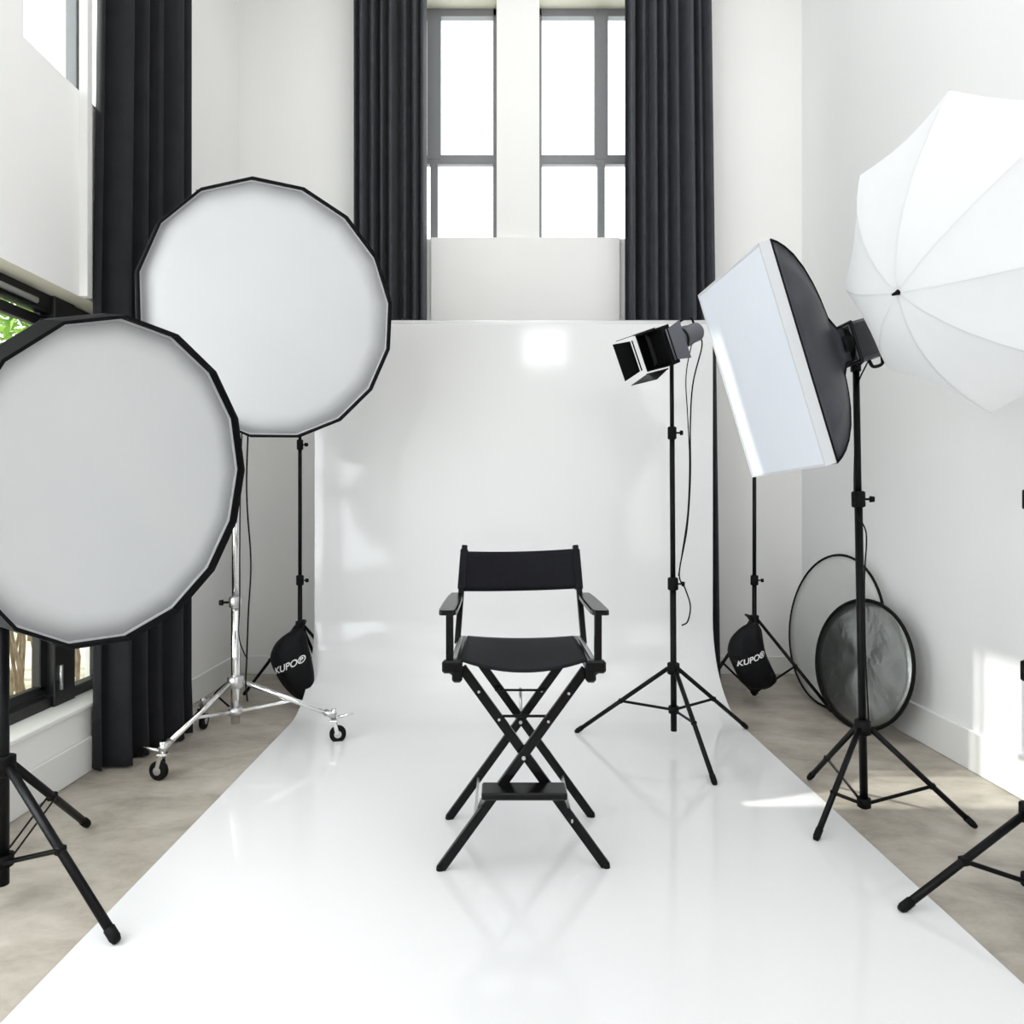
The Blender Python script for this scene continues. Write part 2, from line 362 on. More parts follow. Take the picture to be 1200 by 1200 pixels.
# ------------------------------------------------------------ curtains
def curtain(label, a, b, z0, z1, pleats, amp, material, name='curtain', taper=0, flare=0, seed=1, group='floor length curtains'):
    """hangs from a to b (xy); pleats across"""
    r = random.Random(seed); a = Vector((*a, 0)); b = Vector((*b, 0)); dr = b-a; nrm = Vector((-dr.y, dr.x, 0)).normalized()
    t = thing(name, ((a.x+b.x)/2, (a.y+b.y)/2, z0), label, 'curtain', group)
    n = pleats*10; ph = [r.uniform(-.5, .5) for _ in range(pleats+1)]; am = [r.uniform(.6, 1.25) for _ in range(pleats+1)]
    rings = []; zs = [z0, z0+.06, z0+.3, z0+.8, z0+1.5, z0+2.3, z0+3.2, z0+4.2, z1-.1, z1]
    for z in zs:
        row = []; q = (z-z0)/(z1-z0)
        for i in range(n+1):
            s = i/n; k = min(int(s*pleats), pleats-1); fr = s*pleats-k
            A = am[k]*(1-fr)+am[k+1]*fr; P = ph[k]*(1-fr)+ph[k+1]*fr
            off = amp*A*math.sin(2*PI*(s*pleats+P*.55))*(1.0 if q > .05 else 1.15) + amp*.35*math.sin(2*PI*s*pleats*.37+seed)
            ss = s
            if taper: ss = s + (1-s)*taper*max(0, min(1, (z-2.4)/1.6))
            if flare: ss = s + flare*(1-q)*(s-.0)
            row.append(a + dr*ss + nrm*off + Vector((0, 0, z)))
        rings.append(row)
    MB().rings(rings, True, False).build('cloth', material, t, solid=.006)
    rod = MB(); e = dr.normalized()*.06
    rod.cyl(a-e+Vector((0,0,z1+.02)), b+e+Vector((0,0,z1+.02)), .014)
    rod.build('curtain_rod', 'black', t)
    return t
curtain('long charcoal curtain on the back wall, left of the tall windows', (-1.09, 5.08), (-.565, 5.08), .03, 5.75, 7, .075, 'curtain', seed=3)
curtain('long charcoal curtain on the back wall, right of the tall windows', (.92, 5.08), (1.555, 5.08), .03, 5.75, 8, .075, 'curtain', flare=.12, seed=5)
curtain('long black curtain on the left wall behind the two round softboxes', (-1.955, 3.33), (-1.80, 3.93), .012, 5.75, 5, .075, 'curtain_dark', taper=.05, seed=9)

# ------------------------------------------------------------ backdrop
BD = 4.6; BX0, BX1 = -1.262, 1.422; RC = .55; ZT = EYE+(592-380)*BD/800
prof = [(BD, z) for z in (ZT, ZT-.004, 2.2, 1.7, 1.2, .85)] + [(BD-RC+RC*math.cos(a), RC-RC*math.sin(a)+.003) for a in [PI/2*i/12 for i in range(13)]] + [(y, .003) for y in (3.6, 3.0, 2.4, 1.8, 1.2, .704, .7)]
t = thing('paper_backdrop', (.08, BD-.4, 0), 'wide white seamless backdrop hanging behind the chair and sweeping over the floor', 'backdrop')
rows = []
for i, (y, z) in enumerate(prof):
    row = []
    for s in (0, .0012, *[k/12 for k in range(1, 12)], .9988, 1):
        row.append(Vector((BX0+(BX1-BX0)*s, y, z + (.0015*math.sin(s*9+y*2) if z < .01 and 0 < s < 1 else 0) + (.002 if z < .01 else 0))))
    rows.append(row)
MB().rings(rows, True, False).build('backdrop_sheet', 'paper', t, solid=.0025)
ro = MB().cyl((BX0-.02, BD+.035, ZT), (BX1+.02, BD+.035, ZT), .036, 24); ro.build('backdrop_roll', 'paper', t)
t = thing('backdrop_crossbar', (.08, BD+.035, ZT), 'metal crossbar through the roll at the top of the white backdrop', 'crossbar')
MB().cyl((-1.42, BD+.035, ZT), (1.76, BD+.035, ZT), .014, 12).build('bar', 'steel', t)

# ------------------------------------------------------------ stands
def stand(name, label, base, feet, hub, low, bottom, top, joints, mid=.55, r=.016, material='black', topoff=(0, 0), group='black tripod stands', knob_dir=(1, -.2), paired=False):
    bx, by = base; t = thing(name, (bx, by, 0), label, 'stand', group)
    def P(z): q = (z-bottom)/(top-bottom); return Vector((bx+topoff[0]*q, by+topoff[1]*q, z))
    js = sorted(joints); seg = [bottom]+js+[top]; nseg = len(seg)-1
    for i in range(nseg):
        rr = r*(1-.16*i)
        MB().tube([P(seg[i]), P(seg[i+1])], rr, 14).build('column_section', material, t)
    for i, z in enumerate(js):
        rr = r*(1-.16*i)
        c = MB().tube([P(z-.035), P(z-.03), P(z+.03), P(z+.035)], [rr*1.25, rr*1.7, rr*1.7, rr*1.2], 14).build('collar', 'rubber' if material == 'black' else material, t)
        kd = Vector((*knob_dir, 0)).normalized()
        MB().tube([P(z), P(z)+kd*(rr*1.7+.016), P(z)+kd*(rr*1.7+.018), P(z)+kd*(rr*1.7+.034)], [.005, .005, .014, .012], 10).build('knob', 'rubber' if material == 'black' else 'steel', c)
    MB().tube([P(hub-.03), P(hub-.025), P(hub+.03), P(hub+.035)], [r*1.5, r*2.0, r*2.0, r*1.4], 16).build('hub', 'rubber' if material == 'black' else material, t)
    MB().tube([P(low-.018), P(low+.018)], r*1.7, 16).build('lower_collar', 'rubber' if material == 'black' else material, t)
    for fx, fy in feet:
        ft = Vector((fx, fy, r*.75)); hd = Vector((fx-bx, fy-by, 0)).normalized(); h0 = P(hub)+hd*r*1.8
        lg = MB().tube([h0, ft], r*.72, 12).build('leg', material, t)
        d = (ft-h0).normalized()
        MB().tube([ft-d*.045, ft-d*.01, ft+d*.004], [r*.86, r*.86, r*.55], 12).build('rubber_foot', 'rubber', lg)
        m = h0+(ft-h0)*mid; l0 = P(low)+hd*r*1.4; side = hd.cross(Vector((0, 0, 1)))
        br = MB()
        if paired:
            for sg in (-1, 1): br.bar(l0+side*sg*r*.8, m+side*sg*r*.8, r*.5, r*.2, (0, 0, 1))
        else: br.bar(l0, m, r*.9, r*.45, (0, 0, 1))
        br.build('brace', material, t)
        MB().bev(m, (r*1.5, r*1.5, r*1.5), .004, Matrix((side, hd, Vector((0,0,1)))).transposed()).build('leg_bracket', 'rubber' if material == 'black' else material, lg)
    return t, P
stand('light_stand', 'black tripod light stand on the white sweep carrying the barn door light', (.93, 3.69), [(.425, 3.91), (1.43, 3.985), (.9925, 3.176)], .425, .205, .09, 2.14, [.885, 1.70], .5, .0165, topoff=(-.012, 0))
stand('light_stand', 'black tripod light stand carrying the rectangular softbox on the right', (1.531, 2.885), [(1.22, 2.653), (1.913, 2.758), (1.46, 3.245)], .37, .055, .03, 1.93, [1.335], .6, .016, topoff=(-.035, 0))
stand('light_stand', 'black tripod stand at the right edge carrying the white umbrella', (1.785, 2.30), [(1.28, 2.19), (2.115, 2.69), (2.04, 1.86)], .27, .045, .025, 2.05, [.75, 1.33], .5, .018, knob_dir=(.2, -1))
stand('light_stand', 'black tripod light stand at the left edge under the nearest round softbox', (-1.645, 2.25), [(-1.145, 2.03), (-1.68, 2.77), (-1.95, 1.84)], .45, .14, .06, 1.42, [.95], .5, .019, knob_dir=(1, .3), paired=True)
stand('backdrop_stand', 'black tripod stand left of the backdrop, with a sandbag on its base', (-1.37, 4.635), [(-1.77, 4.69), (-1.30, 5.03), (-.96, 4.70)], .49, .16, .03, ZT+.03, [.80, 1.72], .5, .015, group='backdrop stands')
stand('backdrop_stand', 'black tripod stand right of the backdrop, with a sandbag on its base', (1.715, 4.635), [(2.08, 4.30), (1.79, 5.08), (1.27, 4.47)], .53, .05, .02, ZT+.03, [.80, 1.72], .52, .015, group='backdrop stands')

# chrome wheeled stand
def chrome_stand():
    bx, by = -1.43, 3.665; t = thing('wheeled_light_stand', (bx, by, 0), 'chrome stand on three casters carrying the rear round softbox', 'stand')
    c = lambda z: Vector((bx, by, z))
    MB().tube([c(.14), c(.79)], .023, 16).build('column_section', 'chrome', t)
    MB().tube([c(.79), c(1.55)], .019, 16).build('column_section', 'chrome', t)
    MB().tube([c(1.55), c(2.31)], .015, 16).build('column_section', 'chrome', t)
    for z in (.79, 1.55):
        cl = MB().tube([c(z-.03), c(z-.025), c(z+.025), c(z+.03)], [.026, .033, .033, .026], 16).build('collar', 'steel', t)
        MB().tube([c(z), c(z)+Vector((-.055, -.02, 0)), c(z)+Vector((-.057, -.02, 0)), c(z)+Vector((-.075, -.03, 0))], [.006, .006, .016, .014], 10).build('knob', 'rubber', cl)
    MB().tube([c(.33), c(.335), c(.39), c(.395)], [.03, .042, .042, .03], 16).build('hub', 'steel', t)
    MB().tube([c(.185), c(.225)], .036, 16).build('lower_collar', 'steel', t)
    for (fx, fy), ang in (((-1.614, 3.25), 2.9), ((-.928, 3.77), .25), ((-1.746, 3.98), 1.6)):
        f = Vector((fx, fy, .150)); hd = (Vector((fx, fy, 0))-Vector((bx, by, 0))).normalized(); side = hd.cross(Vector((0,0,1)))
        h0 = c(.36)+hd*.04
        lg = MB().tube([h0, f], .014, 14).build('leg', 'chrome', t)
        MB().tube([f-(f-h0).normalized()*.05, f+(f-h0).normalized()*.012], .019, 14).build('leg_sleeve', 'steel', lg)
        m = h0+(f-h0)*.55
        MB().bar(c(.205)+hd*.034, m, .016, .006, (0, 0, 1)).build('brace', 'chrome', t)
        cs = MB(); cs.cyl(f+Vector((0,0,-.02)), f+Vector((0,0,.035)), .014)
        cs.bev(f+Vector((0,0,-.028)), (.05, .04, .014), .004)
        wd = Vector((math.cos(ang), math.sin(ang), 0)); ax = wd.cross(Vector((0,0,1))); wc = Vector((fx, fy, .046))+wd*.022
        for sg in (-1, 1): cs.bar(f+ax*sg*.019+Vector((0,0,-.025)), wc+ax*sg*.019, .022, .004, wd)
        cs.build('caster_fork', 'chrome', t)
        wl = MB().tube([wc-ax*.014, wc-ax*.012, wc+ax*.012, wc+ax*.014], [.038, .045, .045, .038], 24).build('wheel', 'rubber', t)
        MB().tube([wc-ax*.0165, wc+ax*.0165], .020, 16).build('wheel_hub', 'steel', wl)
        lv = MB(); pts = [f+Vector((0,0,-.012))+wd*.02, f+wd*.06+Vector((0,0,-.006)), f+wd*.105+Vector((0,0,.002))]
        lv.tube(pts, [.007, .009, .005], 8); lv.build('brake_lever', 'chrome', t)
chrome_stand()

# ------------------------------------------------------------ softboxes
def frame_axes(A, roll=0):
    A = Vector(A).normalized(); V = A.cross(Vector((0, 0, 1))).normalized(); U = V.cross(A).normalized()
    if roll: U, V = U*math.cos(roll)+V*math.sin(roll), V*math.cos(roll)-U*math.sin(roll)
    return A, U, V
def round_softbox(label, C, az, el, R, depth, roll, head_top):
    A, U, V = frame_axes((math.cos(el)*math.cos(az), math.cos(el)*math.sin(az), math.sin(el)), roll); C = Vector(C); n = 16
    t = thing('round_softbox', C, label, 'softbox', 'round softboxes')
    ring = lambda rr, b: [C - A*b + (U*math.cos(2*PI*k/n)+V*math.sin(2*PI*k/n))*rr for k in range(n)]
    # lip: closed band
    MB().rings([ring(R, 0), ring(R, .085), ring(R-.010, .085), ring(R-.010, 0), ring(R, 0)], False).build('edge_band', 'lip', t)
    sc = []; m = 4                                         # diffuser cloth stretched in the lip, slightly domed
    sc = [ring(R-.011, .035), ring(R*.8, .030), ring(R*.55, .030), ring(R*.28, .027), ring(.01, .026)]
    mb = MB().rings(sc, True); mb.add(ring(.01, .026), [list(range(n))]); mb.build('diffuser', 'diffuser', t, solid=.002)
    MB().rings([ring(R-.011, .026), ring(R-.011, .033), ring(R-.017, .033), ring(R-.017, .026), ring(R-.011, .026)], False).build('velcro_halo_edge', 'white_tape', t)  # thin white strip, mostly standing for a bright halo along the cloth edge
    sh = [ring(R*math.sqrt(max(0, 1-q))*(1) if q < 1 else 0, .085+(depth-.085)*q) for q in [0, .06, .14, .24, .36, .5, .64, .78, .9, .955]]
    MB().rings(sh, False).build('fabric_shell', 'shell', t, solid=.003)
    rd = MB()
    for k in range(n):
        dr = U*math.cos(2*PI*k/n)+V*math.sin(2*PI*k/n)
        rd.tube([C-A*(.085+(depth-.085)*q)+dr*(R*math.sqrt(1-q)+.002) for q in [0, .06, .14, .24, .36, .5, .64, .78, .9, .955]], .004, 6)
    rd.build('frame_rods', 'lip', t)
    MB().tube([C-A*(depth-.04), C-A*(depth+.015)], .10, 24).build('speed_ring', 'steel', t)
    return A, U, V, C-A*(depth+.015)
def strobe(label, rear, A, U, V, length, w, h, mount, material='dkgrey', round_=False):
    """flash head whose front sits at `rear`, body runs backward along -A; mount = top of stand"""
    rear = Vector(rear); c = rear-A*(length/2+.002); mount = Vector(mount)
    t = thing('studio_strobe', mount, label, 'flash', 'studio flash heads')
    rot = Matrix((A, V, U)).transposed()
    if round_: MB().tube([rear-A*.002, rear-A*(length*.9), rear-A*length], [w/2, w/2, w/2*.8], 24).build('body', material, t)
    else: MB().bev(c, (length, w, h), .012, rot).build('body', material, t)
    MB().bev(rear-A*.012, (.012, w*1.06, h*1.06), .006, rot).build('front_ring', 'black', t)
    MB().bev(rear-A*(length+.003), (.01, w*.86, h*.86), .004, rot).build('rear_panel', 'black', t)
    br = MB(); br.tube([mount+Vector((0,0,-.05)), mount+Vector((0,0,.02))], .021, 14)
    k = c-U*(h/2)+A*(length*.18)
    br.bar(mount+Vector((0,0,.0)), k-U*.0, .03, .022, V); br.build('swivel_bracket', 'black', t)
    kk = mount+Vector((0,0,.02))
    MB().tube([kk+V*.02, kk-A*.03+V*.03-U*.01, kk-A*.11+V*.03-U*.005], [.007, .008, .011], 10).build('tilt_lever', 'rubber', t)
    hn = MB(); a0 = c-U*(h/2+.002)-A*(length*.05); a1 = c-U*(h/2+.002)-A*(length*.42)
    hn.tube(cat_curve([a0, a0-U*.03-A*.01, a1-U*.03+A*.01, a1], 5), .007, 8); hn.build('handle', 'black', t)
    return t
A, U, V, rr = round_softbox('large round softbox nearest on the left, cut by the photo edge', (-1.166, 2.133, 1.374), -.351, -.141, .515, .40, R_(8), None)
strobe('grey flash head on the back of the nearest round softbox', rr, A, U, V, .26, .13, .14, (-1.645, 2.25, 1.40))
A, U, V, rr = round_softbox('large round softbox behind, on the chrome wheeled stand', (-1.091, 3.315, 2.236), -.975, -.218, .612, .47, R_(14), None)
strobe('grey flash head on the back of the rear round softbox', rr, A, U, V, .26, .13, .14, (-1.43, 3.665, 2.30))

def rect_softbox():
    TR, TL, BR, BL = Vector((.944, 2.5, 2.244)), Vector((.870, 3.04, 2.268)), Vector((1.184, 2.5, 1.432)), Vector((1.117, 3.04, 1.458))
    C = (TR+TL+BR+BL)/4; U = (TR+TL-BR-BL).normalized(); W = (TL+BL-TR-BR); W = (W-U*W.dot(U)).normalized(); A = W.cross(U).normalized()
    if A.x > 0: A = -A
    hw, hh = .285, .425
    t = thing('rectangular_softbox', C, 'white fronted rectangular softbox with a black back, tilted down on the right', 'softbox')
    def rect(sx, sy, b, n=8, pin=0):
        pts = []
        cs = [(-1,-1),(1,-1),(1,1),(-1,1)]
        for i in range(4):
            (x0, y0), (x1, y1) = cs[i], cs[(i+1) % 4]
            for k in range(n):
                s = k/n; pn = 1-pin*math.sin(PI*s)
                x = x0+(x1-x0)*s; y = y0+(y1-y0)*s
                if x0 == x1: x *= pn
                else: y *= pn
                pts.append(C - A*b + W*x*hw*sx + U*y*hh*sy)
        return pts
    mb = MB().rings([rect(.985, .985, .004), rect(.7, .7, .002), rect(.35, .35, .0), rect(.02, .02, 0)], False); mb.add(rect(.02, .02, 0), [list(range(32))])
    mb.build('diffuser', 'diffuser_skylit', t, solid=.002)
    MB().rings([rect(1, 1, 0), rect(1, 1, .045), rect(.97, .98, .045), rect(.97, .98, 0), rect(1, 1, 0)], False).build('white_skirt', 'white_tape', t)
    sh = []
    for q in [0, .08, .18, .3, .44, .58, .7, .82, .92, 1]:
        s = max(1-.30*q-.70*q*q, .17)
        sh.append(rect(max(s, .24), s, .045+.325*q, pin=.06*math.sin(PI*q)))
    MB().rings(sh, True).build('fabric_shell', 'shell', t, solid=.003)
    pp = MB()
    for cx, cy in ((-1,-1),(1,-1),(1,1),(-1,1)):
        pts = []
        for q in [0, .08, .18, .3, .44, .58, .7, .82, .92, 1]:
            s = max(1-.30*q-.70*q*q, .17)
            pts.append(C-A*(.045+.325*q)+W*cx*hw*max(s, .24)+U*cy*hh*s)
        pp.tube(pts, .0045, 6)
    e = [p for p in rect(1.0, 1.0, .047, 1)]
    pp.tube(e+[e[0]], .004, 6)
    pp.build('corner_piping', 'lip', t)
    MB().tube([C-A*.355, C-A*.395], .078, 24).build('speed_ring', 'black', t)
    return A, U, W, C-A*.397
A, U, V, rr = rect_softbox()
strobe('black square flash head on the back of the rectangular softbox', rr, A, U, V, .165, .15, .165, (1.496, 2.885, 1.925))

# barn door light
def barn_light():
    top = Vector((.918, 3.69, 2.14)); A, U, V = frame_axes((-.80, -.42, -.40))
    piv = top+Vector((.025, 0, .06))
    fr = piv+A*.075+U*.0                                # front of the barrel
    t = thing('barn_door_light', top, 'grey flash head with black barn doors pointing left on the middle stand', 'flash', 'studio flash heads')
    MB().tube([fr+A*.015, fr, fr-A*.02, fr-A*.16, fr-A*.17, fr-A*.235, fr-A*.25], [.070, .070, .058, .058, .052, .052, .04], 24).build('body', 'ltgrey', t)
    MB().tube([fr-A*.10, fr-A*.115], .0605, 24).build('trim_ring', 'black', t)
    hn = MB(); hn.tube(cat_curve([fr-A*.13+U*.055, fr-A*.14+U*.085, fr-A*.22+U*.085, fr-A*.235+U*.045], 5), .006, 8); hn.build('handle', 'black', t)
    k = MB(); k.tube([top+Vector((0,0,-.05)), top+Vector((0,0,.01))], .021, 14); k.bar(top, piv-U*.05, .034, .03, V); k.build('swivel_bracket', 'black', t)
    MB().tube([top+V*-.02, top+Vector((.05, -.03, -.012))], [.006, .010], 8).build('tilt_lever', 'rubber', t)
    rot = Matrix((A, V, U)).transposed()
    hs = .103; b0 = fr+A*.02                           # square housing
    bd = MB(); ring = lambda s, d: [b0+A*d+V*x*s+U*y*s for x, y in ((-1,-1),(1,-1),(1,1),(-1,1))]
    bd.rings([ring(hs*.80, 0), ring(hs, .02), ring(hs, .075), ring(hs-.006, .075), ring(hs-.012, .02), ring(hs*.7, .012)], False)
    bd.add(ring(hs*.7, .012), [(0, 1, 2, 3)])
    h = bd.build('barn_door_frame', 'black', t)
    f0 = b0+A*.078
    def flap(edge, out, L, w, ang, material):
        d = A*math.cos(ang)+out*math.sin(ang); tan = V if abs(out.dot(U)) > .5 else U; nn = d.cross(tan)
        o = f0+out*(hs+.004)+d*.022; m = MB()
        for sg in (0, 1):
            pass
        pts0 = [o-tan*w*.9+d*.012, o+tan*w*.9+d*.012, o+tan*w*1.1+d*L, o-tan*w*1.1+d*L]
        m.add([p+nn*.0015 for p in pts0]+[p-nn*.0015 for p in pts0], [(0,1,2,3),(7,6,5,4),(0,4,5,1),(1,5,6,2),(2,6,7,3),(3,7,4,0)])
        m.cyl(o-tan*w*.9, o+tan*w*.9, .004, 8)
        m.build('barn_door_flap', material, t)
    toward = V if V.y < 0 else -V                      # the side facing the camera
    flap(0, toward, .085, hs*.90, R_(162), 'ltgrey')
    flap(0, -toward, .115, hs*.92, R_(12), 'black')
    flap(0, U, .11, hs*.92, R_(3), 'black')
    flap(0, -U, .11, hs*.92, R_(12), 'black')
    return fr-A*.24-U*.02
rearA = barn_light()

# ------------------------------------------------------------ umbrella
def umbrella():
    C = Vector((1.554, 2.261, 2.115)); az, el, R, h, ph = 3.395, -.398, .53, .32, -.193
    A = Vector((math.cos(el)*math.cos(az), math.cos(el)*math.sin(az), math.sin(el)))
    U = Vector((-math.sin(el)*math.cos(az), -math.sin(el)*math.sin(az), math.cos(el))); V = A.cross(U)
    t = thing('photo_umbrella', C, 'white translucent photographic umbrella at the upper right edge', 'umbrella')
    qs = [.02, .1, .2, .32, .45, .58, .7, .82, .92, 1.0]
    f = lambda q: h*(1-q**1.9)
    rib = lambda k, q: C + A*f(q) + (U*math.cos(ph+k*PI/4)+V*math.sin(ph+k*PI/4))*R*q
    for k in range(8):
        rows = []
        for q in qs:
            a, b = rib(k, q), rib(k+1, q); row = []
            for j in range(7):
                s = j/6; p = a.lerp(b, s); sag = math.sin(PI*s)*.035*q*q
                inward = (C-(a+b)/2); inward = (inward-A*inward.dot(A)).normalized()
                row.append(p + inward*sag*(.55 if q > .95 else .3) - A*sag*.35)
            rows.append(row)
        MB().rings(rows, True, False).build('canopy_panel', 'umbrella', t)
    for k in range(8):
        rb = MB().tube([rib(k, q)-A*.004 for q in qs], .0022, 6).build('rib', 'steel', t)
        MB().cyl(rib(k, .45)-A*.006, C-A*.06, .0016, 6).build('stretcher', 'steel', rb)
    MB().tube([C+A*(h+.022), C+A*(h+.005), C+A*(h-.01)], [.004, .007, .012], 12).build('tip', 'rubber', t)
    MB().cyl(C+A*h, C-A*.34, .0045, 10).build('shaft', 'steel', t)
    MB().cyl(C-A*.045, C-A*.075, .011, 12).build('runner', 'rubber', t)
    Wd = A.cross(Vector((0,0,1))).normalized(); Up = Wd.cross(A).normalized()
    rear = C-A*.22+Up*.085; top = Vector((1.785, 2.30, 2.05))
    strobe('dark flash head behind the white umbrella on the right', rear, A, Up, Wd, .26, .12, .125, top)
umbrella()

# ------------------------------------------------------------ director's chair
def chair():
    cx = .078; yf, yb = 2.45, 2.85
    t = thing('directors_chair', (cx, 2.65, 0), 'tall black folding directors chair standing alone on the white backdrop', 'chair')
    P = lambda x, y, z: Vector((cx+x, y, z))
    z0 = .007
    for yy, dy in ((yf, -1), (yb, 1)):
        for sg in (-1, 1):
            off = .011*sg
            a = P(sg*.296, yy+off, .012); b = P(-sg*.222, yy+off, .725)
            lg = MB().bar(a, b, .034, .020, (1, 0, 0)).build('leg', 'blackwood', t)
            MB().tube([P(sg*.298, yy+off, .0055), P(sg*.298, yy+off, .022)], [.015, .013], 12).build('foot_cap', 'rubber', lg)
            for zz in (.54, .64):
                q = (zz-.012)/.713; c = a.lerp(b, q)
                MB().cyl(c+Vector((0, -.0115, 0)), c+Vector((0, -.0145, 0)), .005, 10).build('bolt_head', 'steel', lg)
        MB().cyl(P(0, yy-.026, .410), P(0, yy+.026, .410), .007, 12).build('pivot_bolt', 'steel', t)
        # short locking spreader
        hw = .222*(.545-.410)/(.725-.410)
        MB().bar(P(-hw-.012, yy-dy*.026, .545), P(hw+.012, yy-dy*.026, .545), .010, .006, (0, 0, 1)).build('spreader_bar', 'black', t)
    MB().cyl(P(0, yb-.03, .465), P(0, yb+.01, .545), .006, 8).build('lock_link', 'steel', t)
    # lower side rails joining front and rear legs, steel struts of the footrest
    for sg in (-1, 1):
        x = sg*.296*(1-(.175-.012)/.398)
        MB().bar(P(x, yf, .175), P(x, yb, .175), .016, .010, (0, 0, 1)).build('side_stretcher', 'steel', t)
        MB().bar(P(sg*.145, yf-.075, .293), P(x, yf+.05, .18), .012, .004, (1, 0, 0)).build('footrest_bracket', 'steel', t)
    MB().bev(P(0, yf-.055, .306), (.296, .10, .026), .005).build('footrest', 'blackwood', t)
    # seat rails
    for sg in (-1, 1):
        MB().bev(P(sg*.243, 2.645, .735), (.040, .50, .044), .006).build('seat_rail', 'blackwood', t)
        lb = MB().bev(P(sg*.252, 2.405, .742), (.072, .034, .046), .008)
        lb.bev(P(sg*.235, 2.405, .712), (.036, .034, .05), .008); lb.build('rail_block', 'blackwood', t)
        MB().bar(P(sg*.262, 2.415, .75), P(sg*.262, 2.415, .925), .026, .020, (1, 0, 0)).build('arm_post', 'blackwood', t)
        ar = MB(); rows = []
        for y, w in ((2.375, .020), (2.385, .029), (2.42, .033), (2.6, .033), (2.78, .030), (2.86, .024)):
            rows.append([P(sg*.268-w, y, .926), P(sg*.268+w, y, .926), P(sg*.268+w, y, .940), P(sg*.268+w*.8, y, .944), P(sg*.268-w*.8, y, .944), P(sg*.268-w, y, .940)])
        ar.rings(rows, False, True, True); ar.build('armrest', 'blackwood', t)
        xb, xt = sg*.262, sg*.236
        p0 = P(xb, 2.83, .735); p1 = P(xt, 2.92, 1.138)
        MB().bar(p0, p1, .024, .030, (1, 0, 0)).build('back_post', 'blackwood', t)
        MB().bar(P(sg*.246, 2.44, .762), P(sg*.246, 2.84, .762), .012, .006, (1, 0, 0)).build('metal_rail', 'steel', t)
    # canvas seat
    rows = []
    for j in range(13):
        y = 2.405+(2.855-2.405)*j/12; row = []
        for i in range(25):
            s = i/24*2-1; sag = (1-s*s)*(.040-.030*(j/12)**1.5); row.append(P(s*.222, y, .762-sag*1.0))
        rows.append(row)
    m = MB().rings(rows, True, False); m.build('seat', 'canvas', t, solid=.005)
    # canvas back
    rows = []
    for j in range(9):
        q = j/8; z = .955+.165*q; yy = 2.83+.09*(z-.735)/.403; xw = .262-.026*(z-.735)/.403+.010; row = []
        for i in range(25):
            s = i/24*2-1; row.append(P(s*xw, yy-.016+(1-s*s)*.045, z-(1-s*s)*.010+.006*s))
        rows.append(row)
    m = MB().rings(rows, True, False)
    m.build('back_canvas', 'canvas', t, solid=.005)
    for sg in (-1, 1):
        sl = MB()
        a = P(sg*(.262-.026*(.955-.735)/.403), 2.83+.09*(.955-.735)/.403, .955); b = P(sg*(.262-.026*(1.12-.735)/.403), 2.83+.09*(1.12-.735)/.403, 1.12)
        sl.bar(a, b, .032, .038, (1, 0, 0)); sl.build('canvas_sleeve', 'canvas', t)
chair()

# ------------------------------------------------------------ reflector discs leaning on the right wall
def disc(label, C, e, up, R, cloth, tube=.008):
    C = Vector(C); e = Vector(e).normalized(); up = Vector(up); up = (up-e*up.dot(e)).normalized()
    t = thing('reflector_disc', C-up*R, label, 'reflector', 'reflector discs'); n = 64
    pts = [C+(e*math.cos(2*PI*k/n)+up*math.sin(2*PI*k/n))*(R-tube) for k in range(n)]
    nr = e.cross(up); rg = []
    for k in range(n):
        d = (pts[k]-C).normalized(); rg.append([pts[k]+(d*math.cos(a)+nr*math.sin(a))*tube for a in [2*PI*j/8 for j in range(8)]])
    rg.append(rg[0]); MB().rings(rg, True).build('rim', 'rubber', t)
    rr_ = random.Random(4); rings = []
    for q in [1, .85, .65, .45, .25, .02]:
        rings.append([C+(p-C)*q+nr*(.006*math.sin(3*2*PI*k/n+q*5)*(1-q)*q*4) for k, p in enumerate(pts)])
    mb = MB().rings(rings, True); mb.add(rings[-1], [list(range(n))]); mb.build('cloth', cloth, t, solid=.002)
    return t
disc('large black rimmed translucent reflector disc leaning behind the smaller one', (2.15, 4.44, .497), (-.13, .99, 0), (.14, .02, .98), .50, 'scrim')
disc('smaller silver grey reflector disc with a black rim, leaning in front', (2.115, 4.02, .378), (-.24, .97, 0), (.13, .10, .97), .383, 'silver', .010)

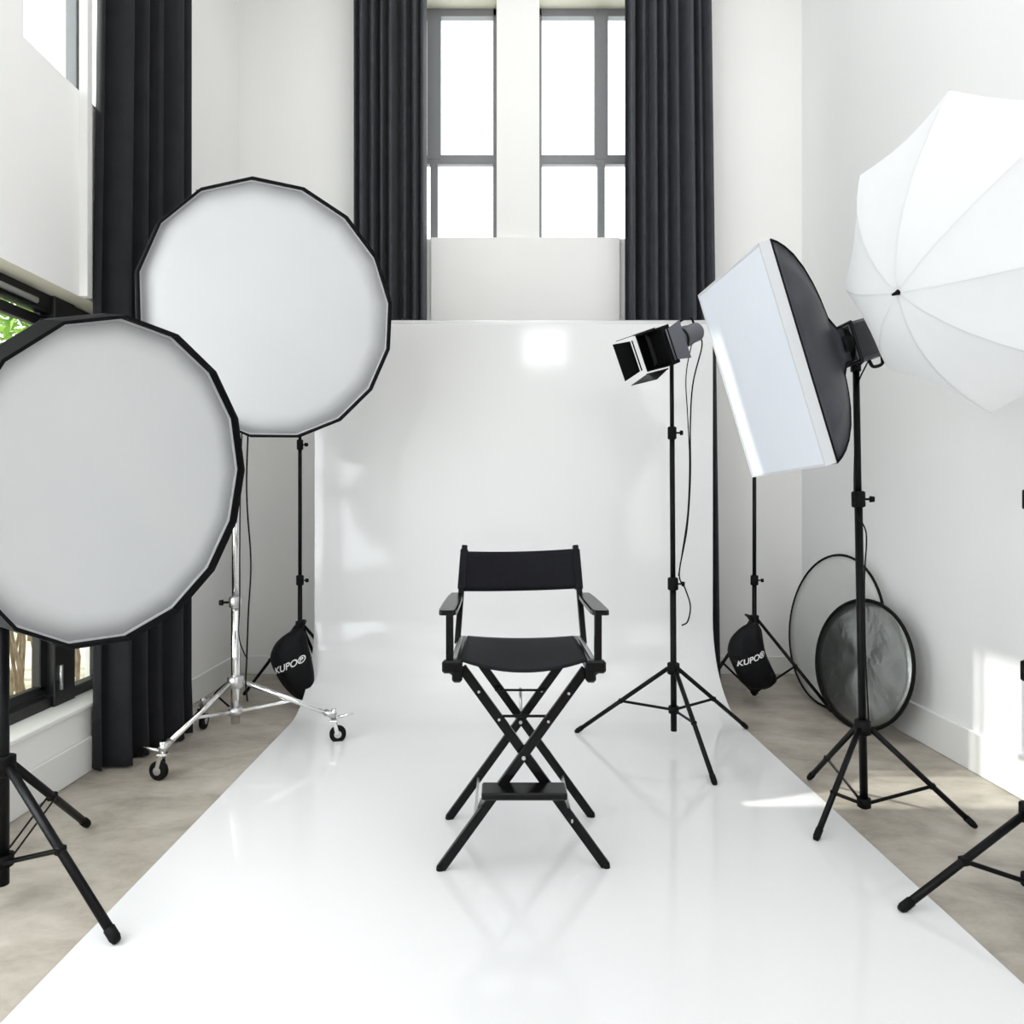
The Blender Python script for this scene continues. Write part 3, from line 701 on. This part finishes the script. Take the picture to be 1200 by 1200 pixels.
# ------------------------------------------------------------ sandbags
def sandbag(label, rows, d, thick, text_uv, slope, size):
    """rows: (v, centre u, half width) traced at distance d"""
    t = thing('sandbag', img(rows[-1][1], rows[-1][0], d), label, 'sandbag', 'sandbags on the backdrop stands')
    rings = []; n = 24; N = len(rows); prof = []
    P = [Vector((r[1], r[0], r[2])) for r in rows]; P = cat_curve(P, 5)
    for i, p in enumerate(P):
        q = i/(len(P)-1); th = thick*math.sin(PI*min(1, max(.06, q*.96+.04)))**.6
        c = img(p.x, p.y, d); hw = max(p.z, 2)*d/800; prof.append((c.z, c.x, hw, th))
        rings.append([c+Vector((hw*math.cos(a), -th*math.sin(a)*(1+.10*math.cos(a*5+q*6)), .0)) for a in [2*PI*k/n for k in range(n)]])
    bag = MB().rings(rings, True, True, True).build('bag', 'bag', t)
    def surf(x, z):
        best = min(range(len(prof)), key=lambda i: abs(prof[i][0]-z)); zz, xx, hw, th = prof[best]
        s = max(-.98, min(.98, (x-xx)/hw)); return d-th*math.sqrt(1-s*s)*1.10
    cu = bpy.data.curves.new('tmp', 'FONT'); cu.body = 'KUPO®'; cu.size = size; cu.align_x = 'CENTER'; cu.align_y = 'CENTER'; cu.offset = .0012
    tmp = bpy.data.objects.new('tmp', cu); COL.objects.link(tmp)
    me = bpy.data.meshes.new_from_object(tmp.evaluated_get(bpy.context.evaluated_depsgraph_get()))
    bpy.data.objects.remove(tmp)
    c = img(text_uv[0], text_uv[1], d); mb = MB(); vs_ = []
    import bmesh
    bm = bmesh.new(); bm.from_mesh(me); bmesh.ops.triangulate(bm, faces=bm.faces)
    bmesh.ops.subdivide_edges(bm, edges=[e for e in bm.edges if e.calc_length() > .006], cuts=2, use_grid_fill=False); bmesh.ops.triangulate(bm, faces=bm.faces)
    bm.verts.ensure_lookup_table()
    for v in bm.verts:
        x = v.co.x*math.cos(slope)*1.0; z = v.co.y+v.co.x*math.sin(slope)
        X, Z = c.x+x, c.z+z; vs_.append((X, surf(X, Z)-.004, Z))
    mb.add(vs_, [[v.index for v in f.verts] for f in bm.faces]); bm.free()
    mb.build('lettering', 'letters', bag)
    top = img(rows[0][1], rows[0][0], d)
    MB().tube(cat_curve([top+Vector((0, 0, -.03)), top+Vector((-.02, .03, .03)), top+Vector((0, .14, .03)), top+Vector((.02, .05, .02)), top+Vector((.01, .0, -.03))], 5), .008, 8).build('strap', 'bag', t)
sandbag('black sandbag with white lettering hung on the stand left of the backdrop', [(737, 350, 5), (746, 345, 14), (757, 341, 20), (772, 341, 24), (790, 346, 22), (805, 351, 17), (815, 355, 11), (820, 356, 6)], 4.44, .075, (343, 777), R_(24), .062)
sandbag('black sandbag with white lettering hung on the stand right of the backdrop', [(730, 883, 5), (738, 879, 13), (750, 875, 19), (765, 875, 22), (780, 881, 22.5), (795, 888, 22), (803, 889, 16), (808, 889, 8)], 4.44, .075, (876, 770), R_(22), .054)

# ------------------------------------------------------------ cables
def cable(label, pts, r=.004, group='power cables'):
    c = cat_curve(pts, 8); o = MB().tube(c, r, 8).build('power_cable', 'rubber', None, origin=c[-1]); tag(o, label, 'cable', group)
cable('thin black cable hanging from the barn door light down its stand', [rearA, rearA+Vector((.02, .0, -.06)), img(812, 450, 3.66), img(809, 500, 3.66), img(809, 560, 3.66), img(805, 620, 3.65), img(796, 672, 3.64), img(803, 690, 3.64), img(809, 710, 3.64), img(806, 728, 3.64), img(799, 733, 3.65)])
cable('second thin cable beside the barn door light, ending on the collar of its stand', [rearA+Vector((-.03, 0, -.02)), img(804, 440, 3.68), img(806, 490, 3.68), img(808, 540, 3.68), img(806, 600, 3.68), img(799, 650, 3.67), img(795, 675, 3.67)], .003)
cable('thin black cable running down the stand of the rectangular softbox', [Vector((1.56, 2.90, 1.93)), img(1004, 455, 2.86), img(1003, 500, 2.86), img(1001, 560, 2.86), img(1003, 600, 2.85), img(1015, 625, 2.85), img(1013, 680, 2.85), img(1014, 760, 2.85), img(1018, 846, 2.85)], .003)
cable('thin black cable hanging from the rear round softbox beside the chrome stand', [Vector((-1.36, 3.72, 2.20)), img(291, 500, 3.63), img(289, 560, 3.63), img(290, 600, 3.63), img(294, 660, 3.63), img(291, 720, 3.63), img(289, 775, 3.63), img(288, 800, 3.62), img(290, 822, 3.60)], .0045)
cable('short slack cable close to the chrome column, under the nearest round softbox', [Vector((-1.39, 3.69, 2.2)), img(282, 560, 3.61), img(281, 640, 3.61), img(281, 700, 3.61), img(280, 745, 3.61), img(286, 765, 3.61), img(290, 772, 3.61)], .0035)

for o in bpy.data.objects:
    if '_o' in o: del o['_o']
